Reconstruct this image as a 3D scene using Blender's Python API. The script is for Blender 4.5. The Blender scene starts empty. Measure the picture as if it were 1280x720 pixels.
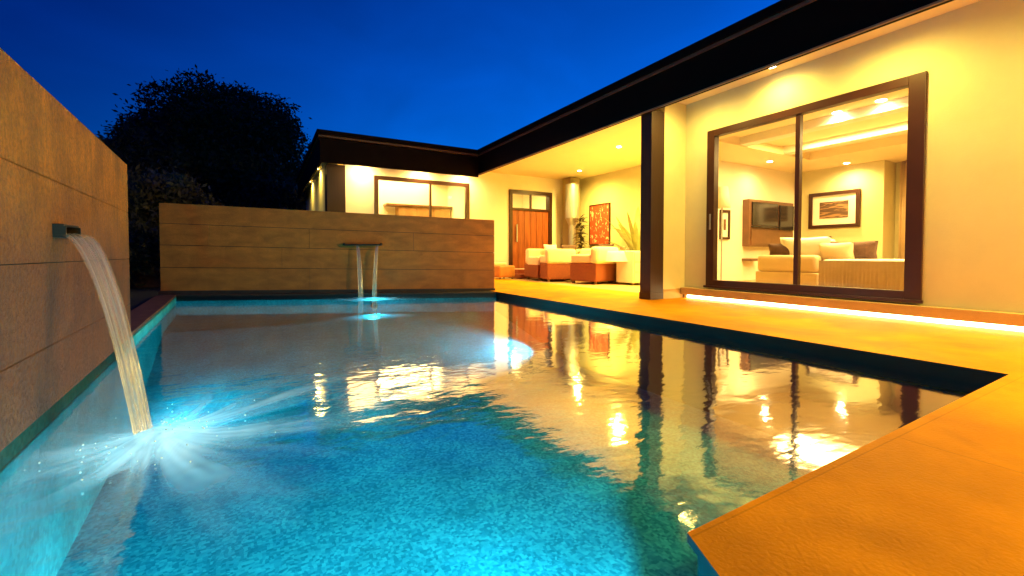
import bpy, bmesh, math, random
import numpy as np
from mathutils import Vector, Matrix
random.seed(7); rng = np.random.default_rng(7)
scene = bpy.context.scene
col = scene.collection
D = bpy.data

# ------------------------------------------------------------------ camera maths
FPX = 543.0; YAW = math.radians(29.65); PIT = math.radians(1.5); CH = 0.65
CY = 318 + FPX*math.tan(PIT)
Fv = Vector((math.sin(YAW)*math.cos(PIT), math.cos(YAW)*math.cos(PIT), -math.sin(PIT)))
Rv = Vector((math.cos(YAW), -math.sin(YAW), 0)); Uv = Rv.cross(Fv); CP = Vector((0, 0, CH))
def ray(x, y): return Fv + Rv*((x-640)/FPX) - Uv*((y-CY)/FPX)
def onz(x, y, z): d = ray(x, y); return CP + d*((z-CH)/d.z)
def onx(x, y, X): d = ray(x, y); return CP + d*(X/d.x)
def ony(x, y, Y): d = ray(x, y); return CP + d*(Y/d.y)

# ------------------------------------------------------------------ tagging
def tag(o, label=None, cat=None, group=None, kind=None):
    if label: o['label'] = label
    if cat: o['category'] = cat
    if group: o['group'] = group
    if kind: o['kind'] = kind
    return o
def empty(name, loc=(0, 0, 0), rz=0):
    o = D.objects.new(name, None); col.objects.link(o); o.location = loc; o.rotation_euler = (0, 0, rz)
    o.empty_display_size = .1
    return o
def copy_tree(o, parent=None):
    c = o.copy(); col.objects.link(c); c.parent = parent
    for ch in list(o.children): copy_tree(ch, c)
    return c

# ------------------------------------------------------------------ mesh builder
class MB:
    def __init__(s): s.bm = bmesh.new()
    def box(s, x0, x1, y0, y1, z0, z1, bev=0, mat=None):
        m = Matrix.Translation(((x0+x1)/2, (y0+y1)/2, (z0+z1)/2)) @ Matrix.Diagonal((abs(x1-x0), abs(y1-y0), abs(z1-z0), 1))
        if mat is not None: m = mat @ m
        r = bmesh.ops.create_cube(s.bm, size=1, matrix=m)
        if bev:
            es = list({e for v in r['verts'] for e in v.link_edges})
            bmesh.ops.bevel(s.bm, geom=es, offset=bev, segments=3, profile=.6, affect='EDGES', clamp_overlap=True)
        return s
    def cyl(s, c, r, h, r2=None, seg=24, axis='Z'):
        m = Matrix.Translation(c)
        if axis == 'X': m = m @ Matrix.Rotation(math.pi/2, 4, 'Y')
        if axis == 'Y': m = m @ Matrix.Rotation(math.pi/2, 4, 'X')
        bmesh.ops.create_cone(s.bm, cap_ends=True, segments=seg, radius1=r, radius2=r if r2 is None else r2, depth=h, matrix=m)
        return s
    def sph(s, c, r, sc=(1, 1, 1), rot=0, sub=3):
        m = Matrix.Translation(c) @ Matrix.Rotation(rot, 4, 'Z') @ Matrix.Diagonal((sc[0], sc[1], sc[2], 1))
        bmesh.ops.create_icosphere(s.bm, subdivisions=sub, radius=r, matrix=m); return s
    def prism(s, pts, z0, z1):
        a = [s.bm.verts.new((p[0], p[1], z0)) for p in pts]; b = [s.bm.verts.new((p[0], p[1], z1)) for p in pts]
        n = len(pts)
        s.bm.faces.new(b); s.bm.faces.new(a[::-1])
        for i in range(n): s.bm.faces.new((a[i], a[(i+1) % n], b[(i+1) % n], b[i]))
        return s
    def hexa(s, p):       # 8 points: bottom four then top four
        v = [s.bm.verts.new(q) for q in p]
        for f in ((3, 2, 1, 0), (4, 5, 6, 7), (0, 1, 5, 4), (1, 2, 6, 5), (2, 3, 7, 6), (3, 0, 4, 7)): s.bm.faces.new([v[i] for i in f])
        return s
    def tube(s, pts, radii, seg=10):
        rings = []
        for i, p in enumerate(pts):
            p = Vector(p); a = Vector(pts[max(i-1, 0)]); b = Vector(pts[min(i+1, len(pts)-1)])
            t = (b-a).normalized(); u = t.cross(Vector((0, 0, 1)))
            if u.length < .01: u = Vector((1, 0, 0))
            u.normalize(); w = t.cross(u); r = radii[i] if hasattr(radii, '__len__') else radii
            rings.append([s.bm.verts.new(p + u*r*math.cos(2*math.pi*k/seg) + w*r*math.sin(2*math.pi*k/seg)) for k in range(seg)])
        for a, b in zip(rings, rings[1:]):
            for k in range(seg): s.bm.faces.new((a[k], a[(k+1) % seg], b[(k+1) % seg], b[k]))
        s.bm.faces.new(rings[0][::-1]); s.bm.faces.new(rings[-1]); return s
    def build(s, name, mat, parent=None, smooth=False, origin=None):
        bmesh.ops.recalc_face_normals(s.bm, faces=s.bm.faces)
        me = D.meshes.new(name); 
        if origin is not None: bmesh.ops.translate(s.bm, verts=s.bm.verts, vec=-Vector(origin))
        s.bm.to_mesh(me); s.bm.free(); me.materials.append(mat)
        if smooth:
            for p in me.polygons: p.use_smooth = True
        o = D.objects.new(name, me); col.objects.link(o)
        if origin is not None: o.location = origin
        if parent: o.parent = parent
        return o
def B(*a, **k): return MB().box(*a, **k)

# ------------------------------------------------------------------ materials
def newmat(name):
    m = D.materials.new(name); m.use_nodes = True; nt = m.node_tree; nt.nodes.clear()
    return m, nt, nt.nodes, nt.links
def N(nt, t, **kw):
    n = nt.nodes.new(t)
    for k, v in kw.items():
        if k in n.inputs: n.inputs[k].default_value = v
        else: setattr(n, k, v)
    return n
def pbr(name, base, rough=.6, var=.15, scale=8, bump=.0, bscale=40, stretch=(1, 1, 1), spec=.5, metal=0, col2=None, detail=6, coords='Object', sheen=0):
    m, nt, nd, L = newmat(name)
    out = N(nt, 'ShaderNodeOutputMaterial'); p = N(nt, 'ShaderNodeBsdfPrincipled')
    L.new(p.outputs[0], out.inputs[0])
    p.inputs['Roughness'].default_value = rough; p.inputs['Metallic'].default_value = metal; p.inputs['Specular IOR Level'].default_value = spec
    if sheen: p.inputs['Sheen Weight'].default_value = sheen
    tc = N(nt, 'ShaderNodeTexCoord'); mp = N(nt, 'ShaderNodeMapping'); mp.inputs['Scale'].default_value = stretch
    L.new(tc.outputs[coords], mp.inputs[0])
    n1 = N(nt, 'ShaderNodeTexNoise', Scale=scale, Detail=detail, Roughness=.6); L.new(mp.outputs[0], n1.inputs['Vector'])
    rp = N(nt, 'ShaderNodeValToRGB'); L.new(n1.outputs[0], rp.inputs[0])
    b2 = col2 or tuple(c*(1-var) for c in base)
    b1 = base if col2 else tuple(min(1, c*(1+var)) for c in base)
    rp.color_ramp.elements[0].position = .3; rp.color_ramp.elements[0].color = (*b2, 1)
    rp.color_ramp.elements[1].position = .7; rp.color_ramp.elements[1].color = (*b1, 1)
    L.new(rp.outputs[0], p.inputs['Base Color'])
    if bump:
        n2 = N(nt, 'ShaderNodeTexNoise', Scale=bscale, Detail=5); L.new(mp.outputs[0], n2.inputs['Vector'])
        bp = N(nt, 'ShaderNodeBump', Strength=bump, Distance=.01); L.new(n2.outputs[0], bp.inputs['Height']); L.new(bp.outputs[0], p.inputs['Normal'])
    return m
def emit(name, c, s):
    m, nt, nd, L = newmat(name); out = N(nt, 'ShaderNodeOutputMaterial'); e = N(nt, 'ShaderNodeEmission')
    e.inputs[0].default_value = (*c, 1); e.inputs[1].default_value = s; L.new(e.outputs[0], out.inputs[0]); return m
def rock_wall(name, base, dark, zscale, bump, wet=0.0, zlow=0.2):
    """split-face stone slabs: vertical fissures, mottled patches, damp band with its own ragged edge"""
    m, nt, nd, L = newmat(name); out = N(nt, 'ShaderNodeOutputMaterial'); p = N(nt, 'ShaderNodeBsdfPrincipled'); L.new(p.outputs[0], out.inputs[0])
    tc = N(nt, 'ShaderNodeTexCoord'); mp = N(nt, 'ShaderNodeMapping'); mp.inputs['Scale'].default_value = (1, 1, zscale); L.new(tc.outputs['Object'], mp.inputs[0])
    n1 = N(nt, 'ShaderNodeTexNoise', Scale=52, Detail=9, Roughness=.72, Distortion=.5); L.new(mp.outputs[0], n1.inputs['Vector'])
    n2 = N(nt, 'ShaderNodeTexNoise', Scale=3.2, Detail=4, Distortion=.4); L.new(mp.outputs[0], n2.inputs['Vector'])
    v = N(nt, 'ShaderNodeTexVoronoi', Scale=46); L.new(mp.outputs[0], v.inputs['Vector'])
    rp = N(nt, 'ShaderNodeValToRGB'); L.new(n2.outputs[0], rp.inputs[0])
    rp.color_ramp.elements[0].position = .32; rp.color_ramp.elements[0].color = (*[c*.72 for c in base], 1)
    rp.color_ramp.elements[1].position = .7; rp.color_ramp.elements[1].color = (*[c*1.15 for c in base], 1)
    r2 = N(nt, 'ShaderNodeValToRGB'); L.new(n1.outputs[0], r2.inputs[0])
    r2.color_ramp.elements[0].position = .38; r2.color_ramp.elements[0].color = (*dark, 1); r2.color_ramp.elements[1].position = .58; r2.color_ramp.elements[1].color = (1, 1, 1, 1)
    mx = N(nt, 'ShaderNodeMix', data_type='RGBA', blend_type='MULTIPLY'); mx.inputs[0].default_value = .8
    L.new(rp.outputs[0], mx.inputs[6]); L.new(r2.outputs[0], mx.inputs[7]); last = mx.outputs[2]
    if wet:
        sp = N(nt, 'ShaderNodeSeparateXYZ'); L.new(tc.outputs['Object'], sp.inputs[0])
        n3 = N(nt, 'ShaderNodeTexNoise', Scale=1.6, Detail=5); L.new(mp.outputs[0], n3.inputs['Vector'])
        ma = N(nt, 'ShaderNodeMath', operation='MULTIPLY_ADD'); L.new(n3.outputs[0], ma.inputs[0]); ma.inputs[1].default_value = -.55; L.new(sp.outputs[2], ma.inputs[2])
        mr = N(nt, 'ShaderNodeMapRange'); L.new(ma.outputs[0], mr.inputs[0]); mr.inputs[1].default_value = zlow-.30; mr.inputs[2].default_value = zlow+.18; mr.inputs[3].default_value = wet; mr.inputs[4].default_value = 0
        m2 = N(nt, 'ShaderNodeMix', data_type='RGBA'); L.new(mr.outputs[0], m2.inputs[0]); L.new(last, m2.inputs[6])
        m3 = N(nt, 'ShaderNodeMix', data_type='RGBA', blend_type='MULTIPLY'); m3.inputs[0].default_value = 1; L.new(last, m3.inputs[6]); m3.inputs[7].default_value = (.44, .38, .14, 1)
        L.new(m3.outputs[2], m2.inputs[7]); last = m2.outputs[2]
        rr = N(nt, 'ShaderNodeMapRange'); L.new(mr.outputs[0], rr.inputs[0]); rr.inputs[3].default_value = .75; rr.inputs[4].default_value = .4; L.new(rr.outputs[0], p.inputs['Roughness'])
    else: p.inputs['Roughness'].default_value = .8
    mps = N(nt, 'ShaderNodeMapping'); mps.inputs['Scale'].default_value = (1, 1, .07); L.new(tc.outputs['Object'], mps.inputs[0])
    ns = N(nt, 'ShaderNodeTexNoise', Scale=19, Detail=6, Roughness=.7); L.new(mps.outputs[0], ns.inputs['Vector'])
    ms = N(nt, 'ShaderNodeMapRange'); L.new(ns.outputs[0], ms.inputs[0]); ms.inputs[1].default_value = .36; ms.inputs[2].default_value = .60; ms.inputs[3].default_value = .84 if wet > .9 else .96; ms.inputs[4].default_value = 1.06 if wet > .9 else 1.0
    mz = N(nt, 'ShaderNodeMix', data_type='RGBA', blend_type='MULTIPLY'); mz.inputs[0].default_value = 1; L.new(last, mz.inputs[6]); L.new(ms.outputs[0], mz.inputs[7]); last = mz.outputs[2]
    L.new(last, p.inputs['Base Color'])
    ad = N(nt, 'ShaderNodeMath', operation='MULTIPLY_ADD'); L.new(v.outputs[0], ad.inputs[0]); ad.inputs[1].default_value = .5; L.new(n1.outputs[0], ad.inputs[2])
    bp = N(nt, 'ShaderNodeBump', Strength=bump, Distance=.07); L.new(ad.outputs[0], bp.inputs['Height']); L.new(bp.outputs[0], p.inputs['Normal'])
    return m

PL = pbr('plaster_cream', (.64, .60, .33), .85, .04, 3, .15, 60)
PLW = pbr('plaster_white', (.84, .78, .62), .85, .03, 3, .1, 60)
CEIL = pbr('ceiling_paint', (.82, .71, .42), .9, .02, 3)
DARK = pbr('dark_timber', (.030, .010, .004), .5, .3, 3, .25, 30, stretch=(1, 1, .15))
FASC = pbr('fascia_metal', (.0055, .0022, .0014), .7, .25, 2, spec=.08)
FRAME = pbr('bronze_frame', (.045, .014, .006), .35, .15, 4)
PLIN = pbr('plinth_stone', (.50, .36, .15), .8, .1, 5, .2, 60)
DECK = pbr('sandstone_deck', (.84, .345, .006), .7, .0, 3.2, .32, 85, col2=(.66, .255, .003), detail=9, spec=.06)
COPE = pbr('dark_coping', (.035, .022, .016), .7, .3, 8, .2, 60)
REDC = pbr('brown_coping', (.12, .055, .03), .7, .3, 8, .2, 60)
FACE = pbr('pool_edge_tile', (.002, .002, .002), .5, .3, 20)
STEEL = pbr('dull_steel', (.42, .42, .44), .38, .08, 4, metal=.7)
BRONZ = pbr('dark_bronze', (.03, .025, .02), .4, .2, 9, metal=.6)
WOOD = pbr('red_wood', (.42, .11, .022), .45, .0, 2.4, .15, 20, stretch=(7, 7, .6), col2=(.20, .045, .01))
WICK = pbr('wicker', (.26, .06, .018), .7, .35, 60, .6, 130, stretch=(1, 1, 2.4))
CUSH = pbr('cushion_cream', (.80, .66, .42), .9, .06, 6, .3, 30, sheen=.3)
CUSHW = pbr('cushion_white', (.84, .80, .70), .9, .04, 6, .3, 22, sheen=.3)
SLIP = pbr('slipcover', (.66, .50, .27), .9, .08, 4, .4, 14, sheen=.2)
DCUSH = pbr('cushion_brown', (.10, .05, .035), .9, .3, 12, .3, 40)
def add_joints(m, sx, sy, dark=.55, bmp=.6):
    """thin grout lines of a slab grid multiplied into an existing material"""
    nt = m.node_tree; L = nt.links; p = next(n for n in nt.nodes if n.type == 'BSDF_PRINCIPLED'); src = p.inputs['Base Color'].links[0].from_socket
    tc = N(nt, 'ShaderNodeTexCoord'); b = N(nt, 'ShaderNodeTexBrick'); b.offset = .5; L.new(tc.outputs['Object'], b.inputs['Vector'])
    b.inputs['Scale'].default_value = 1; b.inputs['Brick Width'].default_value = sx; b.inputs['Row Height'].default_value = sy; b.inputs['Mortar Size'].default_value = .003; b.inputs['Mortar Smooth'].default_value = .3
    b.inputs['Color1'].default_value = (1, 1, 1, 1); b.inputs['Color2'].default_value = (.86, .84, .8, 1); b.inputs['Mortar'].default_value = (dark, dark, dark, 1)
    n = N(nt, 'ShaderNodeTexNoise', Scale=1.1, Detail=7, Distortion=1.2); L.new(tc.outputs['Object'], n.inputs['Vector'])
    mr = N(nt, 'ShaderNodeMapRange'); L.new(n.outputs[0], mr.inputs[0]); mr.inputs[1].default_value = .35; mr.inputs[2].default_value = .62; mr.inputs[3].default_value = .74; mr.inputs[4].default_value = 1.08
    m1 = N(nt, 'ShaderNodeMix', data_type='RGBA', blend_type='MULTIPLY'); m1.inputs[0].default_value = 1; L.new(src, m1.inputs[6]); L.new(b.outputs['Color'], m1.inputs[7])
    m2 = N(nt, 'ShaderNodeMix', data_type='RGBA', blend_type='MULTIPLY'); m2.inputs[0].default_value = 1; L.new(m1.outputs[2], m2.inputs[6]); L.new(mr.outputs[0], m2.inputs[7])
    L.new(m2.outputs[2], p.inputs['Base Color'])
    r_ = N(nt, 'ShaderNodeMapRange'); L.new(n.outputs[0], r_.inputs[0]); r_.inputs[3].default_value = .45; r_.inputs[4].default_value = .8; L.new(r_.outputs[0], p.inputs['Roughness'])
add_joints(DECK, 1.3, .65, .78)
LACQ = pbr('white_lacquer', (.8, .76, .62), .4, .03, 4)
BRN = pbr('brown_lacquer', (.16, .075, .035), .35, .2, 5)
BLACK = pbr('black_glass', (.02, .016, .014), .12, .2, 5)
FLOOR = pbr('room_floor', (.45, .30, .13), .5, .12, 6, .1, 40)
LEAFD = pbr('leaf_dark', (.018, .024, .012), .7, .4, 2)
LEAFG = pbr('leaf_grey', (.07, .07, .036), .6, .4, 3)
BARK = pbr('bark', (.06, .04, .025), .9, .3, 12, .6, 30)
PALM = pbr('palm_leaf', (.22, .20, .05), .5, .3, 6)
PLANT = pbr('shrub_leaf', (.10, .07, .03), .6, .3, 6)
POT = pbr('clay_pot', (.30, .12, .05), .8, .15, 10, .2, 60)
LAWN = pbr('lawn', (.022, .030, .012), .9, .4, 14, .8, 90)
WALL_L = rock_wall('split_face_stone', (.96, .37, .006), (.58, .54, .36), .85, 1.0, wet=.95, zlow=.60)
WALL_B = rock_wall('board_marked_stone', (.60, .205, .026), (.74, .72, .68), 2.4, .2, wet=.35, zlow=.25)

def tile_mat(name, c1, c2, c3, scale, distort):
    m, nt, nd, L = newmat(name); out = N(nt, 'ShaderNodeOutputMaterial'); p = N(nt, 'ShaderNodeBsdfPrincipled'); L.new(p.outputs[0], out.inputs[0])
    p.inputs['Roughness'].default_value = .5; p.inputs['Specular IOR Level'].default_value = .1
    tc = N(nt, 'ShaderNodeTexCoord')
    nz = N(nt, 'ShaderNodeTexNoise', Scale=16, Detail=4); L.new(tc.outputs['Object'], nz.inputs['Vector'])
    vm = N(nt, 'ShaderNodeVectorMath', operation='MULTIPLY_ADD'); L.new(nz.outputs['Color'], vm.inputs[0]); vm.inputs[1].default_value = (distort,)*3; L.new(tc.outputs['Object'], vm.inputs[2])
    v = N(nt, 'ShaderNodeTexVoronoi', Scale=scale, distance='CHEBYCHEV'); v.inputs['Randomness'].default_value = .25; L.new(vm.outputs[0], v.inputs['Vector'])
    rp = N(nt, 'ShaderNodeValToRGB'); L.new(v.outputs['Color'], rp.inputs[0]); e = rp.color_ramp.elements
    e[0].position = .15; e[0].color = (*c1, 1); e[1].position = .85; e[1].color = (*c3, 1); x = e.new(.5); x.color = (*c2, 1)
    n2 = N(nt, 'ShaderNodeTexNoise', Scale=3, Detail=3); L.new(tc.outputs['Object'], n2.inputs['Vector'])
    mr = N(nt, 'ShaderNodeMapRange'); L.new(n2.outputs[0], mr.inputs[0]); mr.inputs[1].default_value = .3; mr.inputs[2].default_value = .7; mr.inputs[3].default_value = .7; mr.inputs[4].default_value = 1.1
    mx = N(nt, 'ShaderNodeMix', data_type='RGBA', blend_type='MULTIPLY'); mx.inputs[0].default_value = 1; L.new(rp.outputs[0], mx.inputs[6]); L.new(mr.outputs[0], mx.inputs[7])
    L.new(mx.outputs[2], p.inputs['Base Color']); return m
TILE = tile_mat('glass_mosaic', (.045, .25, .36), (.09, .38, .50), (.17, .54, .64), 62, .05)
TILED = tile_mat('shaded_mosaic', (.004, .012, .02), (.006, .02, .03), (.01, .03, .04), 34, .02)  # unlit look of the right pool side put into the mosaic colour
TILEW = tile_mat('glass_mosaic_wall', (.02, .44, .52), (.04, .54, .62), (.08, .64, .72), 44, .03)

def water_mat():
    m, nt, nd, L = newmat('pool_water'); out = N(nt, 'ShaderNodeOutputMaterial')
    tc = N(nt, 'ShaderNodeTexCoord')
    def noise(scale, st, det=2, dist=0):
        mp = N(nt, 'ShaderNodeMapping'); mp.inputs['Scale'].default_value = st; mp.inputs['Rotation'].default_value = (0, 0, .5); L.new(tc.outputs['Object'], mp.inputs[0])
        n = N(nt, 'ShaderNodeTexNoise', Scale=scale, Detail=det, Distortion=dist); L.new(mp.outputs[0], n.inputs['Vector']); return n.outputs[0]
    a = noise(5.0, (.8, 1.3, 1), 2, .3); b = noise(22, (.8, 1.5, 1), 2)
    # stronger chop close to where the sheet of water lands
    vm = N(nt, 'ShaderNodeVectorMath', operation='DISTANCE'); L.new(tc.outputs['Object'], vm.inputs[0]); vm.inputs[1].default_value = (-.40, 2.3, -.09)
    mr = N(nt, 'ShaderNodeMapRange'); L.new(vm.outputs['Value'], mr.inputs[0]); mr.inputs[1].default_value = .3; mr.inputs[2].default_value = 3.6; mr.inputs[3].default_value = 1.9; mr.inputs[4].default_value = .55
    h = N(nt, 'ShaderNodeMath', operation='MULTIPLY_ADD'); L.new(b, h.inputs[0]); h.inputs[1].default_value = .16; L.new(a, h.inputs[2])
    h2 = N(nt, 'ShaderNodeMath', operation='MULTIPLY'); L.new(h.outputs[0], h2.inputs[0]); L.new(mr.outputs[0], h2.inputs[1])
    bp = N(nt, 'ShaderNodeBump', Strength=.6, Distance=.0042); L.new(h2.outputs[0], bp.inputs['Height'])
    lw_ = N(nt, 'ShaderNodeLayerWeight'); lw_.inputs[0].default_value = .5; L.new(bp.outputs[0], lw_.inputs['Normal'])
    fr = N(nt, 'ShaderNodeMapRange', interpolation_type='SMOOTHSTEP'); L.new(lw_.outputs['Facing'], fr.inputs[0]); fr.inputs[1].default_value = .38; fr.inputs[2].default_value = .84; fr.inputs[3].default_value = .035; fr.inputs[4].default_value = .74
    tr = N(nt, 'ShaderNodeBsdfTransparent'); tr.inputs[0].default_value = (.34, .80, .90, 1)
    gl = N(nt, 'ShaderNodeBsdfGlossy'); gl.inputs['Roughness'].default_value = .06; gl.inputs[0].default_value = (1, 1, 1, 1); L.new(bp.outputs[0], gl.inputs['Normal'])
    mx = N(nt, 'ShaderNodeMixShader'); L.new(fr.outputs[0], mx.inputs[0]); L.new(tr.outputs[0], mx.inputs[1]); L.new(gl.outputs[0], mx.inputs[2])
    L.new(mx.outputs[0], out.inputs[0]); return m
WATER = water_mat()
def glass_mat():
    m, nt, nd, L = newmat('window_glass'); out = N(nt, 'ShaderNodeOutputMaterial')
    tr = N(nt, 'ShaderNodeBsdfTransparent'); tr.inputs[0].default_value = (.97, .98, .97, 1)
    gl = N(nt, 'ShaderNodeBsdfGlossy'); gl.inputs['Roughness'].default_value = .01
    fr = N(nt, 'ShaderNodeFresnel'); fr.inputs[0].default_value = 1.45
    mx = N(nt, 'ShaderNodeMixShader'); L.new(fr.outputs[0], mx.inputs[0]); L.new(tr.outputs[0], mx.inputs[1]); L.new(gl.outputs[0], mx.inputs[2]); L.new(mx.outputs[0], out.inputs[0]); return m
GLASS = glass_mat()
def sheet_mat():
    """falling water: vertical threads, part clear and part clouded with air"""
    m, nt, nd, L = newmat('falling_water'); out = N(nt, 'ShaderNodeOutputMaterial')
    uv = N(nt, 'ShaderNodeTexCoord'); mp = N(nt, 'ShaderNodeMapping'); mp.inputs['Scale'].default_value = (9, .45, 1); L.new(uv.outputs['UV'], mp.inputs[0])
    n = N(nt, 'ShaderNodeTexNoise', Scale=1.3, Detail=4, Roughness=.6); L.new(mp.outputs[0], n.inputs['Vector'])
    rp = N(nt, 'ShaderNodeMapRange'); L.new(n.outputs[0], rp.inputs[0]); rp.inputs[1].default_value = .38; rp.inputs[2].default_value = .66; rp.inputs[3].default_value = .12; rp.inputs[4].default_value = .85
    d = N(nt, 'ShaderNodeBsdfDiffuse'); d.inputs[0].default_value = (.95, .78, .50, 1); t = N(nt, 'ShaderNodeBsdfTranslucent'); t.inputs[0].default_value = (.92, .82, .62, 1)  # warm lamp light put into the colour of the water
    a = N(nt, 'ShaderNodeMixShader'); a.inputs[0].default_value = .45; L.new(d.outputs[0], a.inputs[1]); L.new(t.outputs[0], a.inputs[2])
    g = N(nt, 'ShaderNodeBsdfGlossy'); g.inputs['Roughness'].default_value = .18
    bp = N(nt, 'ShaderNodeBump', Strength=.5, Distance=.01); L.new(n.outputs[0], bp.inputs['Height']); L.new(bp.outputs[0], g.inputs['Normal']); L.new(bp.outputs[0], d.inputs['Normal'])
    b = N(nt, 'ShaderNodeMixShader'); b.inputs[0].default_value = .42; L.new(a.outputs[0], b.inputs[1]); L.new(g.outputs[0], b.inputs[2])
    tr = N(nt, 'ShaderNodeBsdfTransparent'); c = N(nt, 'ShaderNodeMixShader'); L.new(rp.outputs[0], c.inputs[0]); L.new(tr.outputs[0], c.inputs[1]); L.new(b.outputs[0], c.inputs[2])
    L.new(c.outputs[0], out.inputs[0]); return m
SHEET = sheet_mat()
def foam_mat():
    m, nt, nd, L = newmat('water_foam'); out = N(nt, 'ShaderNodeOutputMaterial')
    at = N(nt, 'ShaderNodeAttribute', attribute_name='foam_amount')
    d = N(nt, 'ShaderNodeBsdfDiffuse'); d.inputs[0].default_value = (.88, .9, .9, 1); t = N(nt, 'ShaderNodeBsdfTranslucent'); t.inputs[0].default_value = (.9, .95, .95, 1)
    a = N(nt, 'ShaderNodeMixShader'); a.inputs[0].default_value = .5; L.new(d.outputs[0], a.inputs[1]); L.new(t.outputs[0], a.inputs[2])
    tr = N(nt, 'ShaderNodeBsdfTransparent'); c = N(nt, 'ShaderNodeMixShader'); L.new(at.outputs['Fac'], c.inputs[0]); L.new(tr.outputs[0], c.inputs[1]); L.new(a.outputs[0], c.inputs[2])
    L.new(c.outputs[0], out.inputs[0]); return m
FOAM = foam_mat()
WARM = (1.0, .68, .13); WARMW = (1.0, .66, .22); CYAN = (.05, .84, .93)
LENS = emit('lamp_lens', (1, .8, .5), 14); LED = emit('led_strip', (1, .74, .32), 7); ULENS = emit('pool_lamp_lens', (.1, .7, 1), .05)

def light(kind, loc, power, c, size=.05, target=None, spot=150, blend=.6, name='lamp', sx=1, sy=1):
    l = D.lights.new(name, kind); l.energy = power; l.color = c
    if kind == 'SPOT': l.spot_size = math.radians(spot); l.spot_blend = 1.0; l.shadow_soft_size = size
    elif kind == 'POINT': l.shadow_soft_size = size
    elif kind == 'AREA': l.shape = 'RECTANGLE'; l.size = sx; l.size_y = sy
    o = D.objects.new(name, l); col.objects.link(o); o.location = loc
    t = Vector(target) if target is not None else Vector((loc[0], loc[1], loc[2]-1))
    o.rotation_euler = (t-Vector(loc)).to_track_quat('-Z', 'Y').to_euler()
    return o

# ================================================================== SETTING
WZ = -.09; PF = -.80
Lp = lambda y: -.80 - (y-2.15)*.068            # the pool's left edge
PA = (Lp(8.75), 8.75); PB = (3.5, 6.7)          # the pool's far edge
NC = (.85, .67); NY = .70
left0 = (Lp(-1.6), -1.6)
slab = [(.85, .665), (.79, .54), (.63, .25), (.51, .05), (.30, -.2), (.1, -.6), (.1, -1.6)]
# ground under everything with the pool pit left open
def sheet(name, outer, hole, z, mat):
    bm = bmesh.new(); o = [bm.verts.new((*p, z)) for p in outer]; h = [bm.verts.new((*p, z)) for p in hole]
    es = [bm.edges.new((o[i], o[(i+1) % len(o)])) for i in range(len(o))] + [bm.edges.new((h[i], h[(i+1) % len(h)])) for i in range(len(h))]
    bmesh.ops.triangle_fill(bm, edges=es, use_beauty=True)
    for f in bm.faces:
        if f.normal.z < 0: f.normal_flip()
    me = D.meshes.new(name); bm.to_mesh(me); bm.free(); me.materials.append(mat); ob = D.objects.new(name, me); col.objects.link(ob); return ob
big = [(-900, -900), (900, -900), (900, 900), (-900, 900)]
pit = [(left0[0]-.05, -1.65), (3.55, -1.65), (3.55, 6.75), (PA[0]-.05, PA[1]+.05)]
tag(sheet('ground', big, pit, -.06, LAWN), kind='structure')
# deck: far side strip and near terrace in one slab sheet, then its vertical edge
deck = MB().prism([(3.5, 10.6), (3.5, .70)] + slab + [(.1, -6), (5.5, -6), (5.5, 10.6)], -.022, 0)
dk = deck.build('patio_deck', DECK); tag(dk, kind='structure')
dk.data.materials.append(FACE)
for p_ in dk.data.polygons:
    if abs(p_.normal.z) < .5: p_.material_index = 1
ft = MB().box(5.5, 8.4, 4.6, 10.6, -.05, 0).build('patio_floor', FLOOR); tag(ft, kind='structure')
# pool basin: one shell of floor and walls
bm = bmesh.new()
poly = [left0, PA, PB, (3.53, .665), (.872, .652), (.825, .53), (.68, .27), (.56, .07), (.33, -.17), (.13, -.57), (.13, -1.6)]
SH = -.34; YS = 4.6                      # the floor rises to a shallow end
yq = lambda y: PF if y < YS else PF + (SH-PF)*min(1, (y-YS)/2.3)
s0 = bm.verts.new((Lp(YS)-.0, YS, PF)); s1 = bm.verts.new((3.53, YS, PF)); f0 = bm.verts.new((*PA, SH)); f1 = bm.verts.new((*PB, SH)); m0 = bm.verts.new((Lp(6.9), 6.9, SH)); 
near = [bm.verts.new((*p, PF)) for p in [left0]] ; rest = [bm.verts.new((*p, PF)) for p in poly[3:]]
bm.faces.new([near[0], s0, s1] + rest); bm.faces.new([s0, m0, f1, s1]); bm.faces.new([m0, f0, f1])
me = D.meshes.new('pool_floor'); bm.to_mesh(me); bm.free(); me.materials.append(TILE)
o = D.objects.new('pool_floor', me); col.objects.link(o); tag(o, kind='structure')
def wallstrip(name, pts, z0, z1, mat, close=False):
    bm = bmesh.new(); a = [bm.verts.new((*p, z0)) for p in pts]; b = [bm.verts.new((*p, z1)) for p in pts]
    for i in range(len(pts)-1): bm.faces.new((a[i], a[i+1], b[i+1], b[i]))
    me = D.meshes.new(name); bm.to_mesh(me); bm.free(); me.materials.append(mat); o = D.objects.new(name, me); col.objects.link(o); tag(o, kind='structure'); return o
wallstrip('pool_side', [poly[-1], left0, PA], PF, -.10, TILEW)
wallstrip('pool_far_side', [PA, PB], PF, -.10, TILEW)
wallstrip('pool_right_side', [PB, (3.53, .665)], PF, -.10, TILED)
wallstrip('pool_near_side', poly[3:], PF, -.10, FACE)  # near side coloured black to imitate shade despite the close lamp
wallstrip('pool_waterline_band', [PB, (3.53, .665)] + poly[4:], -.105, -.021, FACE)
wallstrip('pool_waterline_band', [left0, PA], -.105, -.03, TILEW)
wallstrip('pool_waterline_band', [PA, PB], -.105, -.03, FACE)
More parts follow.
